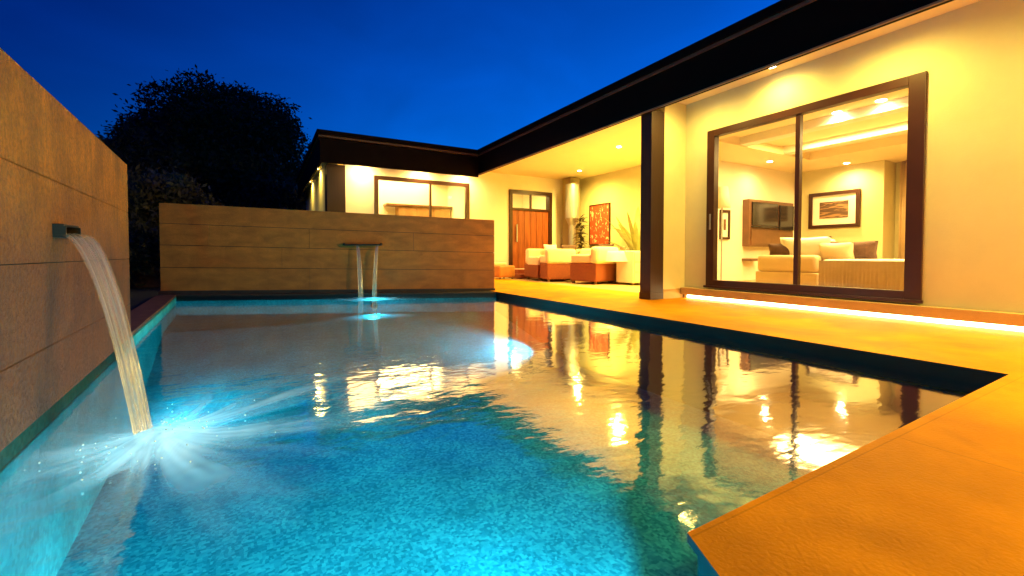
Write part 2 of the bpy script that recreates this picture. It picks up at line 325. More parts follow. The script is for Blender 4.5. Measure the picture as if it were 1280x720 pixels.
# water surface
bm = bmesh.new(); b = [bm.verts.new((*p, WZ)) for p in poly]; f = bm.faces.new(b)
if f.normal.z < 0: f.normal_flip()
bm.normal_update()
if bm.faces[:][0].normal.z < 0: bmesh.ops.reverse_faces(bm, faces=bm.faces)
me = D.meshes.new('water'); bm.to_mesh(me); bm.free(); me.materials.append(WATER)
o = D.objects.new('water', me); col.objects.link(o); tag(o, kind='structure')
# copings
cp = MB().prism([PA, PB, (3.5, 7.3), (PA[0]-.25, 9.45), (PA[0]-.25, PA[1])], -.05, -.01).build('dark_coping', COPE); tag(cp, kind='structure')
cp = MB().prism([(Lp(4.7), 4.7), PA, (PA[0]-.25, PA[1]), (Lp(4.7)-.25, 4.7)], -.05, 0).build('side_coping', REDC); tag(cp, kind='structure')

# ================================================================== WALLS
# left stone wall: four courses of slabs with recessed joints
lw = empty('stone_wall', (Lp(2), 2, 0)); tag(lw, 'tall orange lit rough stone wall at the left edge of the pool, with the wide sheet of water', 'wall')
ys0, ys1 = -1.6, 4.68
zs = [-.10, .245, .615, .995, 1.385]
def wallhexa(y0, y1, x_out, th, z0, z1, z0b=None, z1b=None):
    return [(Lp(y0)+x_out, y0, z0), (Lp(y1)+x_out, y1, z0), (Lp(y1)-th, y1, z0), (Lp(y0)-th, y0, z0), (Lp(y0)+x_out, y0, z1), (Lp(y1)+x_out, y1, z1), (Lp(y1)-th, y1, z1), (Lp(y0)-th, y0, z1)]
def child(o, par):
    o.parent = par; o.matrix_parent_inverse = Matrix.Translation(-Vector(par.location)) if par.rotation_euler.z == 0 else par.matrix_world.inverted(); return o
for i in range(4):
    g = .005 if i < 3 else 0
    m = MB().hexa(wallhexa(ys0, ys1, 0, .22, zs[i], zs[i+1]-g)); child(m.build('slab_course', WALL_L), lw)
child(MB().hexa(wallhexa(ys0, ys1-.01, -.012, .2, -.1, 1.37)).build('mortar_core', COPE), lw)

# back wall
A = Vector((-1.50, 9.10, 0)); Bp = Vector((3.60, 6.97, 0)); ba = math.atan2(Bp.y-A.y, Bp.x-A.x); bl = (Bp-A).length
bw = empty('feature_wall', A, ba); bpy.context.view_layer.update(); tag(bw, 'low brown stone wall across the far end of the pool, with the narrow dark spout', 'wall')
zt = lambda t, f: -.02 + f*(1.52*(1-t) + 1.285*t)
fr = [0, .30, .545, .78, 1.0]
def sub(bm_, l0, l1, f0, f1, y0=0, y1=.24):
    p = []
    for f in (f0, f1):
        for (l, y) in ((l0, y0), (l1, y0), (l1, y1), (l0, y1)): p.append((l, y, zt(l/bl, f)))
    bm_.hexa(p)
for i in range(4):
    cuts = [[0, 2.35, bl], [0, 1.9, 3.0, bl], [0, .75, 2.35, 4.1, bl], [0, bl]][i]
    m = MB()
    for a, b_ in zip(cuts, cuts[1:]): sub(m, a+(.003 if a else 0), b_-(.003 if b_ < bl else 0), fr[i]+.003, fr[i+1]-(.003 if i < 3 else 0), y0=random.uniform(-.003, .003))
    o = m.build('block_course', WALL_B); o.parent = bw
m = MB(); sub(m, .02, bl-.02, 0, .985, .012, .2); m.build('mortar_core', COPE).parent = bw
m = MB(); sub(m, -.01, bl+.01, -.04, .045, -.05, -.004); m.build('base_plinth', COPE).parent = bw

# ================================================================== SPOUTS AND FALLING WATER
lipc = onx(76, 292, -.83)
sy = 2.52
def wall_at(px, py):       # where a pixel's ray meets the left wall
    d = ray(px, py); k = (-.80 + 2.15*.068)/(d.x + .068*d.y); return CP + d*k
p1 = wall_at(63, 290); p2 = wall_at(86, 292); print('spout', p1, p2)
sy = p1.y+.12; hw = .075; sz = (p1.z + .0)
sp = MB().box(Lp(sy)-.01, Lp(sy)+.06, sy-hw-.02, sy+hw+.02, sz-.022, sz-.012, .002)
sp.box(Lp(sy)-.01, Lp(sy)+.052, sy-hw-.02, sy-hw-.012, sz-.012, sz+.03).box(Lp(sy)-.01, Lp(sy)+.052, sy+hw+.012, sy+hw+.02, sz-.012, sz+.03)
sp.box(Lp(sy)-.01, Lp(sy)+.045, sy-hw-.02, sy+hw+.02, sz+.03, sz+.04, .002)
tag(sp.build('water_spout', BRONZ), 'short dark metal spout sticking out of the tall stone wall on the left', 'spout')
def flow_mesh(name, path, widths, across, thick, mat, nu=14, wav=.004):
    me = D.meshes.new(name); V = []; Fc = []; UV = []
    n = len(path)
    for side in (1, -1):
        for i, p in enumerate(path):
            a = Vector(path[max(i-1, 0)]); b = Vector(path[min(i+1, n-1)]); t = (b-a).normalized(); nrm = t.cross(Vector(across)).normalized()
            for j in range(nu+1):
                u = j/nu; s = (u-.5)*2
                off = Vector(across)*(s*widths[i]) + nrm*(side*thick*math.sqrt(max(0, 1-s*s*.98)) + wav*math.sin(u*23+i*.11)*(i/n))
                V.append(Vector(p)+off)
    for k in range(2):
        o = k*n*(nu+1)
        for i in range(n-1):
            for j in range(nu):
                q = [o+i*(nu+1)+j, o+i*(nu+1)+j+1, o+(i+1)*(nu+1)+j+1, o+(i+1)*(nu+1)+j]
                Fc.append(q if k == 0 else q[::-1]); UV.append([(j/nu, i/n), ((j+1)/nu, i/n), ((j+1)/nu, (i+1)/n), (j/nu, (i+1)/n)] if k == 0 else [(j/nu+3, (i+1)/n), ((j+1)/nu+3, (i+1)/n), ((j+1)/nu+3, i/n), (j/nu+3, i/n)][::1])
    me.from_pydata([tuple(v) for v in V], [], Fc); uvl = me.uv_layers.new(name='UVMap')
    k = 0
    for f in UV:
        for c in f: uvl.data[k].uv = c; k += 1
    for p in me.polygons: p.use_smooth = True
    me.materials.append(mat); ob = D.objects.new(name, me); col.objects.link(ob); return ob
land = onz(181, 548, WZ)
x0 = Lp(sy)+.05; z0 = sz-.008; n = 40; path = []; wid = []
for i in range(n+1):
    t = i/n
    s = t**.62
    path.append((x0 + (land.x-x0)*s, sy + (land.y-sy)*s, z0 - (z0-WZ)*s*s)); wid.append(hw*(1-s)+.044*s)
wf = flow_mesh('falling_water', path, wid, (.42, .91, 0), .008, SHEET, 22)
tag(wf, 'broad curved sheet of warm lit water pouring from the left wall spout', 'waterfall')

# back spout
def bwp(l, y, z): return bw.matrix_world @ Vector((l, y, z))
def lb(px):            # length along the back wall under a pixel column
    d = ray(px, 318); dirv = Vector((math.cos(ba), math.sin(ba)))
    M = np.array([[dirv.x, -d.x], [dirv.y, -d.y]]); s = np.linalg.solve(M, np.array([-A.x, -A.y])); return s[0]
l0, l1 = lb(431), lb(478); zb = .815
o = B(l0, l1, -.14, .01, zb-.012, zb+.012, .002)
for q in (l0+.0, l1-.012): o.box(q, q+.012, -.12, .01, zb+.012, zb+.03)
o = o.build('water_spout', BRONZ); o.matrix_world = bw.matrix_world
tag(o, 'thin dark blade spout on the low wall at the far end of the pool', 'spout')
for px0, px1, w0, lab in ((449, 455.5, .022, 'left hand thin stream falling from the far blade spout into the pool'), (474, 471.5, .02, 'right hand thin stream falling from the far blade spout into the pool')):
    a, b_ = lb(px0), lb(px1); path = []; wid = []
    for i in range(25):
        s = i/24; pt = bwp(a+(b_-a)*s, -.14-.16*s, zb-.014-(zb-.014-WZ)*s*s); path.append(tuple(pt)); wid.append(w0*(1+.9*s))
    o = flow_mesh('water_stream', path, wid, (math.cos(ba), math.sin(ba), 0), .010, SHEET, 6)
    tag(o, lab, 'stream', 'thin streams from the far spout')

def foam(name, c, R, arms, core, seedv, res=380, h=.035, squash=(1, 1)):
    r_ = np.random.default_rng(seedv)
    g = np.linspace(-R, R, res); X, Y = np.meshgrid(g, g, indexing='ij'); r = np.hypot(X/squash[0], Y/squash[1]); th = np.arctan2(Y, X)
    ph = r_.uniform(0, 6.28, 24); fr_ = r_.integers(5, 60, 24); am = 1/np.sqrt(fr_)
    st = sum(a*np.sin(f*(th+.25*np.sin(3*r/R+p))+p+2.5*r/R*np.sin(p)) for a, f, p in zip(am, fr_, ph)); st = st/np.abs(st).max()
    # soft value noise so the threads break up along their length
    def vn(n):
        q = r_.random((n+2, n+2)); u = (X+R)/(2*R)*n; v = (Y+R)/(2*R)*n; i = u.astype(int); j = v.astype(int); fu = u-i; fv = v-j; fu = fu*fu*(3-2*fu); fv = fv*fv*(3-2*fv)
        return (q[i, j]*(1-fu)+q[i+1, j]*fu)*(1-fv)+(q[i, j+1]*(1-fu)+q[i+1, j+1]*fu)*fv
    nz = .4*vn(14)+.3*vn(34)+.3*vn(90)
    dens = 1.0*np.exp(-(r/(core*(1+.35*st)))**1.7)*(.45+.8*nz)
    for a, ln, w, curve, s in arms:
        da = (th-a-curve*(r/R)+math.pi) % (2*math.pi)-math.pi
        dens += s*np.exp(-(da/(w*(1.25-.6*np.clip(r/ln, 0, 1))))**2)*np.exp(-(r/ln)**2.6)*np.clip(r/core*1.2, 0, 1)*(.55+.55*st)*(.45+.9*nz)
    dens += .42*np.exp(-(r/(R*.34))**2)*np.clip(st*.8+.45, 0, 1)*nz
    dens = (1-np.exp(-1.05*np.clip(dens-.02, 0, 9)))*np.clip((R-r)/(R*.15), 0, 1)
    Z = WZ + .003 + h*np.exp(-(r/(core*1.1))**2)*(.35+nz) + .010*dens*nz
    me = D.meshes.new(name); co = np.stack([X+c[0], Y+c[1], Z], -1).reshape(-1, 3)
    idx = np.arange(res*res).reshape(res, res); q = np.stack([idx[:-1, :-1], idx[1:, :-1], idx[1:, 1:], idx[:-1, 1:]], -1).reshape(-1, 4)
    d4 = dens.reshape(-1)[q].max(1); xx = co[q].mean(1); q = q[(d4 > .004) & (xx[:, 0] > -.78-(xx[:, 1]-2.15)*.068)]
    me.from_pydata(co.tolist(), [], q.tolist()); at = me.attributes.new('foam_amount', 'FLOAT', 'POINT'); at.data.foreach_set('value', dens.reshape(-1).astype(np.float32))
    bm = bmesh.new(); bm.from_mesh(me); bmesh.ops.delete(bm, geom=[v for v in bm.verts if not v.link_faces], context='VERTS'); bm.to_mesh(me); bm.free()
    for p in me.polygons: p.use_smooth = True
    me.materials.append(FOAM); ob = D.objects.new(name, me); col.objects.link(ob); return ob
def wang(px, py): p = onz(px, py, WZ); return math.atan2(p.y-land2.y, p.x-land2.x), (p.xy-land2.xy).length
land2 = onz(196, 552, WZ)
arms = []
for (px, py, w, cv, s) in ((395, 482, .10, .0, 1.0), (400, 530, .16, .0, 1.0), (330, 488, .10, .0, .6), (300, 605, .20, 0, .9), (70, 570, .13, 0, .7), (75, 628, .10, 0, .9), (128, 650, .11, 0, .9), (250, 500, .14, 0, .6), (350, 508, .07, 0, .7), (290, 480, .06, 0, .5), (350, 560, .12, 0, .6), (190, 640, .08, 0, .45), (110, 600, .07, 0, .6), (90, 545, .1, 0, .4), (255, 640, .07, 0, .4)):
    a, ln = wang(px, py); arms.append((a, ln*.98, w*1.2, cv, s*(1.15 if px > 190 else .6)))
fo = foam('splash_foam', land2, 1.7, arms, .15, 3); tag(fo, 'white splash of foam spreading where the broad sheet of water lands', 'foam', kind='stuff')
l2 = bwp((lb(455)+lb(472))/2+.05, -.34, 0)
fo = foam('splash_foam', l2, .8, [(0-.35, .5, .5, 0, .9), (math.pi-.4, .5, .3, 0, .6), (math.pi/2, .3, .4, 0, .3), (-math.pi/2, .3, .4, 0, .4)], .2, 9, 120, .02, squash=(1.5, 1)); tag(fo, 'small white patch of foam under the two thin streams', 'foam', kind='stuff')

m = MB()
for k in range(110):
    a = random.uniform(0, 6.28); q = abs(random.gauss(0, .17)); hgt = abs(random.gauss(0, .05))*math.exp(-q*3)
    bmesh.ops.create_icosphere(m.bm, subdivisions=1, radius=random.uniform(.0015, .0045), matrix=Matrix.Translation((land2.x+.02+q*math.cos(a), land2.y+q*math.sin(a), WZ+.01+hgt)))
o = m.build('water_drops', CUSHW, None, True); tag(o, 'fine spray of drops thrown up where the broad sheet of water lands', 'spray', kind='stuff')

# ================================================================== POOL LAMPS
def pool_lamp(loc, nrm, power, target, lab, spot=165, size=.09, lc=CYAN):
    root = empty('pool_light', loc, math.atan2(nrm[1], nrm[0])); tag(root, lab, 'pool light', 'round lamps set in the pool walls')
    MB().cyl((.008, 0, 0), .075, .016, axis='X').build('housing', TILEW, root, True)
    MB().cyl((.019, 0, 0), .055, .006, axis='X').build('lens', ULENS, root, True)
    light('SPOT', Vector(loc)+Vector(nrm).normalized()*.09, power, lc, size, target, spot, .8, name='pool_lamp')
W_ = 4.5
WLC = (1.0, .78, .76)
pool_lamp((.612, .161, -.42), (-.8, .6, 0), 350, (.40, 1.7, -1.75), 'round pool lamp under the near terrace corner', 132, .03)
pool_lamp((3.49, 5.0, -.36), (-1, 0, 0), 170, (-.8, 6.6, -1.7), 'round pool lamp in the right wall below the patio', 96, .02)
pool_lamp((-.20, -1.585, -.38), (0, 1, 0), 380, (-1.0, 2.4, -.62), 'added unseen lamp in the near end wall, brightening the left pool tiles', 76, .02)  # added out of view to brighten the left tile strip
pool_lamp((Lp(2.0)+.012, 2.0, -.50), (1, -.068, 0), 11, (-.34, 2.26, -.09), 'added lamp low in the left wall, brightening the splash from below', 115, .04, WLC)  # added to light the foam from beneath
pool_lamp((Lp(4.5)+.012, 4.5, -.34), (1, -.068, 0), 40, (1.4, 5.4, -.9), 'added unseen lamp in the middle of the left wall, brightening the pool floor', 165, .02)  # added out of sight to spread cyan over the middle floor
for t_, pw_, cc_, lb_ in ((.60, 40, CYAN, 'round pool lamp in the far wall under the thin streams'),):
    fq = PA[0] + (PB[0]-PA[0])*t_, PA[1] + (PB[1]-PA[1])*t_
    pool_lamp((fq[0], fq[1]-.012, -.21), (-.395, -.919, 0), pw_, (fq[0]-.15, fq[1]-1.6, -.42), lb_, 150, .02, cc_)

# ================================================================== HOUSE
hs = empty('house', (5.5, 4.4, 0)); tag(hs, 'low modern house with dark flat roof, cream walls and lit windows', 'house')
bpy.context.view_layer.update()
def H(o, lab=None):
    o.parent = hs; o.matrix_parent_inverse = Matrix.Translation((-5.5, -4.4, 0))
    if lab: o['label'] = lab
    return o
def P(o, par): o.parent = par; o.matrix_parent_inverse = Matrix.Identity(4); return o
SOF = 2.88
# window wall: X 5.5..5.7 around the opening
wy0, wy1, wz0, wz1 = 1.675, 4.02, .19, 2.39
w = MB()
w.box(5.5, 5.7, -6, wy0, .16, SOF).box(5.5, 5.7, wy1, 4.40, .16, SOF).box(5.5, 5.7, wy0, wy1, wz1, SOF).box(5.5, 5.7, wy0, wy1, .16, wz0)
H(w.build('wall', PL))
H(B(5.04, 5.70, 4.402, 4.60, .14, SOF).build('return_wall', PL))
H(B(5.05, 5.69, 4.41, 4.59, 0, .138).build('return_wall_base', PLIN))
H(B(5.40, 5.68, -6, 4.395, .055, .158, .004).build('plinth', PLIN))
H(B(5.47, 5.50, -6, 4.39, 0, .054).build('plinth_recess', PLIN))
H(B(5.435, 5.468, -6, 4.30, .012, .050).build('light_strip', LED))
H(B(4.775, 5.038, 4.40, 4.60, 0, 2.70, .004).build('column', DARK))
H(B(4.767, 5.037, 4.392, 4.608, 0.001, .10, .004).build('column_base', DARK))
# big sliding window: frame, mullion, panes
def slider(plane, a0, a1, z0, z1, axis, mull, fw=.12, depth=.10, off=-.02, bottom=.10, fw0=None):
    """axis 'X': window lies in a plane of constant X and runs along Y"""
    f = MB(); fw0 = fw0 or fw
    def bx(m, p0, p1, q0, q1, r0, r1, bev=.004):
        if axis == 'X': m.box(plane+p0, plane+p1, q0, q1, r0, r1, bev)
        else: m.box(q0, q1, plane+p0, plane+p1, r0, r1, bev)
    bx(f, off, off+depth, a0, a0+fw, z0, z1); bx(f, off, off+depth, a1-fw0, a1, z0, z1)
    bx(f, off, off+depth, a0+fw, a1-fw0, z1-.09, z1); bx(f, off, off+depth, a0+fw, a1-fw0, z0, z0+bottom)
    fr_ = H(f.build('window', FRAME))
    m = MB(); bx(m, off+.012, off+depth-.02, mull-.025, mull+.025, z0+bottom, z1-.09); P(m.build('mullion', FRAME), fr_)
    s_ = MB(); bx(s_, off-.025, off-.001, a0-.02, a1+.02, z0-.01, z0+.02, .003); P(s_.build('sill', FRAME), fr_)
    for (q0, q1, dd) in ((a0+fw, mull-.025, .04), (mull+.025, a1-fw0, .055)):
        g = MB(); bx(g, dd-.003, dd+.003, q0-.005, q1+.005, z0+bottom-.005, z1-.085, 0); P(g.build('pane', GLASS), fr_)
    return fr_
wn = slider(5.5, wy0, wy1, wz0, wz1, 'X', 2.82, fw=.13, fw0=.115, off=-.03)
hb = B(5.455, 5.47, wy1-.075, wy1-.055, 1.0, 1.22, .004); P(hb.build('handle', STEEL), wn)
# wing (far) wall with sliding window
WY = 10.6
w = MB(); ax0, ax1 = 2.27, 4.72
w.box(1.62, ax0, WY, WY+.2, 0, SOF).box(ax1, 5.93, WY, WY+.2, 0, SOF).box(ax0, ax1, WY, WY+.2, 2.52, SOF).box(ax0, ax1, WY, WY+.2, 0, .35)
w.box(5.93, 7.37, WY, WY+.2, 2.46, SOF).box(5.93, 7.37, WY, WY+.2, 0, .24).box(7.37, 8.4, WY, WY+.2, 0, SOF)
H(w.build('wing_wall', PLW))
slider(WY, ax0, ax1, .35, 2.52, 'Y', 3.66, fw=.10, off=-.04)
H(B(1.22, 1.61, 10.45, 10.84, 0, 2.66, .006).build('column', DARK))
H(B(1.30, 1.5, 10.86, 17, 0, SOF).build('side_wall', PL))
# door
dr = H(B(5.93, 6.03, WY-.05, WY+.15, .24, 2.46, .004).box(7.27, 7.37, WY-.05, WY+.15, .24, 2.46, .004).box(6.03, 7.27, WY-.05, WY+.15, 2.36, 2.46, .004).box(6.03, 7.27, WY-.03, WY+.1, 1.90, 1.96, .003).build('door', FRAME))
dp = MB(); nb = 6
for i in range(nb):
    x0_ = 6.03+1.24*i/nb; dp.box(x0_+.004, 6.03+1.24*(i+1)/nb-.004, WY+.01, WY+.07, .25, 1.90, .006)
P(dp.build('door_leaf', WOOD), dr)
P(B(6.03, 7.27, WY+.03, WY+.036, 1.96, 2.36).build('transom_pane', GLASS), dr)
P(B(6.64, 6.68, WY-.01, WY+.06, 1.96, 2.36, .003).build('transom_bar', FRAME), dr)
P(B(6.16, 6.19, WY-.05, WY-.02, 1.0, 1.5, .004).box(6.165, 6.185, WY-.03, WY+.02, 1.04, 1.06).box(6.165, 6.185, WY-.03, WY+.02, 1.44, 1.46).build('handle', STEEL), dr)
H(B(5.9, 7.6, 9.9, 10.58, .0, .12, .01).box(6.0, 7.5, 10.2, 10.58, .12, .235, .01).build('door_step', pbr('terracotta', (.30, .07, .03), .6, .15, 9, .1, 50)))
# chimney flue in the corner
H(B(7.62, 7.98, 10.02, 10.40, 0, 2.86, .01).build('chimney_breast', pbr('chimney_plaster', (.34, .27, .13), .8, .1, 4, .2, 40)))
fl = MB().cyl((7.60, 9.9, 2.15), .19, .95).cyl((7.60, 9.9, 1.58), .10, .2, .19).cyl((7.60, 9.9, .9), .10, 1.2)
H(fl.build('flue', STEEL, smooth=False))
# patio right wall, angled partition, living room
H(B(8.2, 8.35, 6.2, 10.6, 0, SOF).build('patio_wall', PL))
H(MB().prism([(5.70, 4.46), (8.2, 6.2), (8.35, 6.2), (8.35, 6.1), (5.70, 4.36)], 0, SOF).build('partition_wall', PL))
RX = 11.6; TY = 6.0; RC = 2.68
H(B(8.15, RX+.15, TY, TY+.15, 0, SOF).build('room_wall', PLW))
H(B(RX, RX+.15, 4.28, TY, 0, SOF).build('room_wall', PL))
H(B(RX+.6, RX+.75, -6, 4.28, 0, SOF).box(RX, RX+.75, 4.20, 4.28, 0, SOF).build('room_wall', PL))
H(B(5.5, RX+.7, -6.15, -6, 0, SOF).build('room_wall', PL))
DG = [(8.12, 6.0), (5.70, 4.385)]           # the angled partition's room side
H(MB().prism([(5.7, -6), (RX+.6, -6), (RX+.6, TY)] + DG, -.05, .06).build('room_floor', FLOOR))
c = MB().prism([(5.7, -6), (RX+.6, -6), (RX+.6, TY)] + DG, RC+.16, RC+.18)
c.prism([(5.7, -6), (7.0, -6), (7.0, 5.25), (5.7, 4.385)], RC, RC+.159).box(10.2, RX+.6, -6, TY, RC, RC+.159)
c.prism([(7.0, 5.0), (10.2, 5.0), (10.2, TY), (8.12, TY), (7.0, 5.25)], RC+.001, RC+.159).box(7.0, 10.2, -6, 0.2, RC+.001, RC+.159)
H(c.build('room_ceiling', CEIL))
H(B(7.75, 8.0, .2, 5.0, RC+.02, RC+.158).box(9.2, 9.45, .2, 5.0, RC+.02, RC+.158).build('ceiling_beam', LACQ))
# patio ceiling + soffits
H(B(4.75, 8.4, 4.605, 10.58, SOF, SOF+.05).box(4.75, 5.7, -6, 4.604, SOF+.001, SOF+.05).box(1.10, 4.749, 10.05, 10.8, SOF, SOF+.05).box(1.10, 1.3, 10.801, 17, SOF, SOF+.05).box(4.751, 8.4, 10.581, 10.8, SOF, SOF+.05).build('soffit', CEIL))
H(B(4.765, 5.498, -6, -.7, 2.60, 2.64).build('added_soffit', CEIL))  # unseen lower soffit, added so its lamps clear the fascia
# fascia and roof
FX = 4.72
H(B(FX, FX+.04, -6, 10.04, 2.655, 3.13).box(1.04, FX-.002, 10.0, 10.04, 2.60, 3.10).box(1.04, 1.08, 10.042, 17, 2.60, 3.10).build('fascia', FASC))
H(B(FX-.022, FX-.002, -6, 9.96, 2.655, 2.675).build('drip_edge', pbr('drip_trim', (.25, .15, .08), .5, .1, 5)))
rf = MB().prism([(FX-.06, -6.2), (FX-.06, 9.94), (.98, 9.94), (.98, 17), (14, 17), (14, -6.2)], 3.165, 3.27)
H(rf.build('roof', FASC))
H(MB().prism([(FX-.035, -6.1), (FX-.035, 9.97), (1.01, 9.97), (1.01, 16.9), (13.9, 16.9), (13.9, -6.1)], 3.13, 3.163).build('roof_flashing', pbr('flashing', (.10, .055, .035), .45, .2, 5)))
rk = MB().hexa([(FX+.3, -5.8, 3.27), (13.6, -5.8, 3.27), (13.6, 16.6, 3.27), (FX+.3, 16.6, 3.27), (FX+1.5, -4.6, 3.36), (12.4, -4.6, 3.36), (12.4, 15.4, 3.36), (FX+1.5, 15.4, 3.36)])
H(rk.build('roof_deck', FASC))
# wing room
H(B(1.5, 5.2, 13, 13.15, 0, SOF).box(5.05, 5.2, 10.8, 13, 0, SOF).build('wing_room_wall', PLW))
H(B(1.5, 5.2, 10.8, 15, SOF-.001, SOF+.04).build('wing_room_ceiling', CEIL))
H(B(1.5, 5.2, 10.8, 15, -.05, .05).build('wing_room_floor', FLOOR))
H(B(5.2, 8.4, 14, 14.15, 0, SOF).box(8.4, 8.55, 10.6, 14.15, 0, SOF).box(5.21, 8.4, 10.8, 14, SOF-.001, SOF+.04).box(5.21, 8.4, 10.8, 14, -.05, .05).build('hall_wall', PLW))
# downlights
LP = 1.35
def downlight(x, y, z, power, c=WARM, spot=150, r=.045, tgt=None, lens=LENS):
    f = H(MB().cyl((x, y, z-.004), r+.018, .008).build('downlight', LACQ)); P(MB().cyl((x, y, z-.011), r, .006).build('lens', lens), f)
    light('SPOT', (x, y, z-.03), power*LP, c, .07, tgt, spot, .7)
for x, y, pw in ((5.24, 3.0, 24), (4.95, 3.9, 26), (4.93, 1.9, 40), (4.93, .1, 60), (4.95, -1.4, 215), (4.95, -3.2, 260)): downlight(x, y, SOF+.0 if y > -1 else 2.60, pw, spot=176 if y > -1 else 150, tgt=None if y > -1 else (1.6, y+2.2, 0))  # second, third added to even the wall; last two unseen, added for near deck
for (x, y) in ((6.39, 6.76), (7.3, 9.2), (7.0, 6.5), (6.2, 5.6)): downlight(x, y, SOF, 140, spot=172)  # last two sit out of sight, added to brighten the patio
downlight(1.19, 12.4, SOF, 30, WARM, 172); downlight(1.19, 14.6, SOF, 30, WARM, 172)  # both added to light the side wall of the wing
for (x, y) in ((2.0, 10.32), (3.4, 10.32), (4.5, 10.3)): downlight(x, y, SOF, 45, WARMW, 168)
q3 = [onz(px, py, RC) for px, py in ((1046, 153), (1101, 139), (1068, 179))]; print(q3)
for (x, y, pw) in ((7.45, .4, 60), (11.25, 4.75, 55), (9.6, 5.5, 30), (9.8, -.6, 40)): downlight(x, y, RC if x < 7.0 or x > 10.2 or y > 5 or y < .2 else RC+.158, pw, WARMW, 165, .05)
for p in q3[:2]: downlight(p.x, p.y, RC if p.x < 7 or p.x > 10.2 else RC+.158, 40, WARMW, 165, .06)
light('AREA', (3.3, 12.6, SOF-.06), 70, WARMW, sx=2.4, sy=2, name='wing_lamp')
light('AREA', (6.7, 12.2, SOF-.06), 40, WARMW, sx=1.4, sy=1.4, name='hall_lamp')
light('AREA', (8.6, 2.6, RC+.12), 120, WARMW, sx=1.0, sy=4, name='room_lamp')

# ================================================================== THINGS IN THE HOUSE
def frame_pic(name, lab, plane, axis, a0, a1, z0, z1, mat_in, mat_mat=None, fwid=.06):
    root = empty(name, (plane, (a0+a1)/2, z0) if axis == 'X' else ((a0+a1)/2, plane, z0)); tag(root, lab, 'picture'); ox, oy, oz = root.location
    def bx(n, p0, p1, q0, q1, r0, r1, mat):
        m = MB()
        for (a, b_, c_, d_) in ([(q0, q1, r0, r1)] if not isinstance(q0, list) else zip(q0, q1, r0, r1)):
            if axis == 'X': m.box(plane-p1-ox, plane-p0-ox, a-oy, b_-oy, c_-oz, d_-oz)
            else: m.box(a-ox, b_-ox, plane-p1-oy, plane-p0-oy, c_-oz, d_-oz)
        return m.build(n, mat, root)
    bx('frame', 0, .05, [a0, a1-fwid, a0+fwid, a0+fwid], [a0+fwid, a1, a1-fwid, a1-fwid], [z0, z0, z0, z1-fwid], [z1, z1, z0+fwid, z1], FRAME)
    if mat_mat: bx('mount', 0, .02, a0+fwid, a1-fwid, z0+fwid, z1-fwid, mat_mat); g = .15; bx('print', .021, .026, a0+fwid+g, a1-fwid-g, z0+fwid+g, z1-fwid-g, mat_in)
    else: bx('canvas', .0, .03, a0+fwid, a1-fwid, z0+fwid, z1-fwid, mat_in)
    return root
def art_mat(name, c1, c2, scale, stretch, thr, dist=1.5):
    m, nt, nd, L = newmat(name); out = N(nt, 'ShaderNodeOutputMaterial'); p = N(nt, 'ShaderNodeBsdfPrincipled'); L.new(p.outputs[0], out.inputs[0])
    tc = N(nt, 'ShaderNodeTexCoord'); mp = N(nt, 'ShaderNodeMapping'); mp.inputs['Scale'].default_value = stretch; L.new(tc.outputs['Object'], mp.inputs[0])
    n1 = N(nt, 'ShaderNodeTexNoise', Scale=scale, Detail=3, Distortion=dist); L.new(mp.outputs[0], n1.inputs['Vector'])
    rp = N(nt, 'ShaderNodeValToRGB'); L.new(n1.outputs[0], rp.inputs[0]); rp.color_ramp.elements[0].position = thr; rp.color_ramp.elements[0].color = (*c1, 1); rp.color_ramp.elements[1].position = thr+.05; rp.color_ramp.elements[1].color = (*c2, 1)
    L.new(rp.outputs[0], p.inputs['Base Color']); p.inputs['Roughness'].default_value = .6; return m
frame_pic('framed_picture', 'dark framed landscape print with wide white mount, lit on the living room wall', RX, 'X', onx(1076, 262, RX).y, onx(1012, 262, RX).y, 1.27, 2.12, art_mat('print_art', (.10, .055, .03), (.34, .19, .08), 3, (1, .5, 4), .5), CUSHW, .08)
frame_pic('wall_painting', 'tall red painting with pale drip-like marks on the patio wall', 8.2, 'X', 8.98, 9.82, .92, 2.06, art_mat('red_art', (.36, .06, .02), (.75, .55, .32), 7, (1, 1.4, .9), .57), None, .02)
a0 = ony(899, 280, TY).x
frame_pic('framed_picture', 'small narrow framed picture at the left end of the living room wall', TY, 'Y', a0, a0+.32, .98, 1.62, BRN, CUSHW, .05)
# wall unit
u0, u1 = ony(928, 280, TY).x, ony(983, 280, TY).x
wu = empty('wall_unit', ((u0+u1)/2, TY, .83)); tag(wu, 'dark wall mounted media unit with a screen above brown panels', 'wall unit'); hw_ = (u1-u0)/2
B(-hw_, hw_, -.16, -.001, 0, 1.06, .004).build('carcass', BRN, wu)
B(-hw_+.08, hw_*.22, -.19, -.161, .48, 1.0, .004).build('screen', BLACK, wu)
B(hw_*.30, hw_-.05, -.20, -.161, .40, .98, .004).build('panel', BLACK, wu)
B(-hw_+.06, hw_*.26, -.24, -.161, .43, .46, .004).build('shelf', BLACK, wu)
B(-hw_+.06, hw_*.26, -.18, -.161, .04, .40, .004).build('drawer_front', BRN, wu)
s0, s1 = ony(927, 323, TY).x, ony(941, 323, TY).x
tag(B(s0, s1, TY-.22, TY-.001, .50, .56, .004).build('wall_shelf', BRN), 'small dark shelf low on the wall beneath the media unit', 'shelf')
# lamp at left inside
lt = ony(902, 300, 5.6)
fl_ = empty('floor_lamp', (lt.x, 5.6, .06)); tag(fl_, 'white floor lamp with tall pale shade in the living room corner', 'lamp')
MB().cyl((0, 0, .015), .15, .03).build('base', LACQ, fl_, True); MB().cyl((0, 0, .8), .015, 1.55).build('pole', STEEL, fl_)
MB().cyl((0, 0, 1.75), .16, .42, .11).build('lamp_shade', CUSHW, fl_, True)
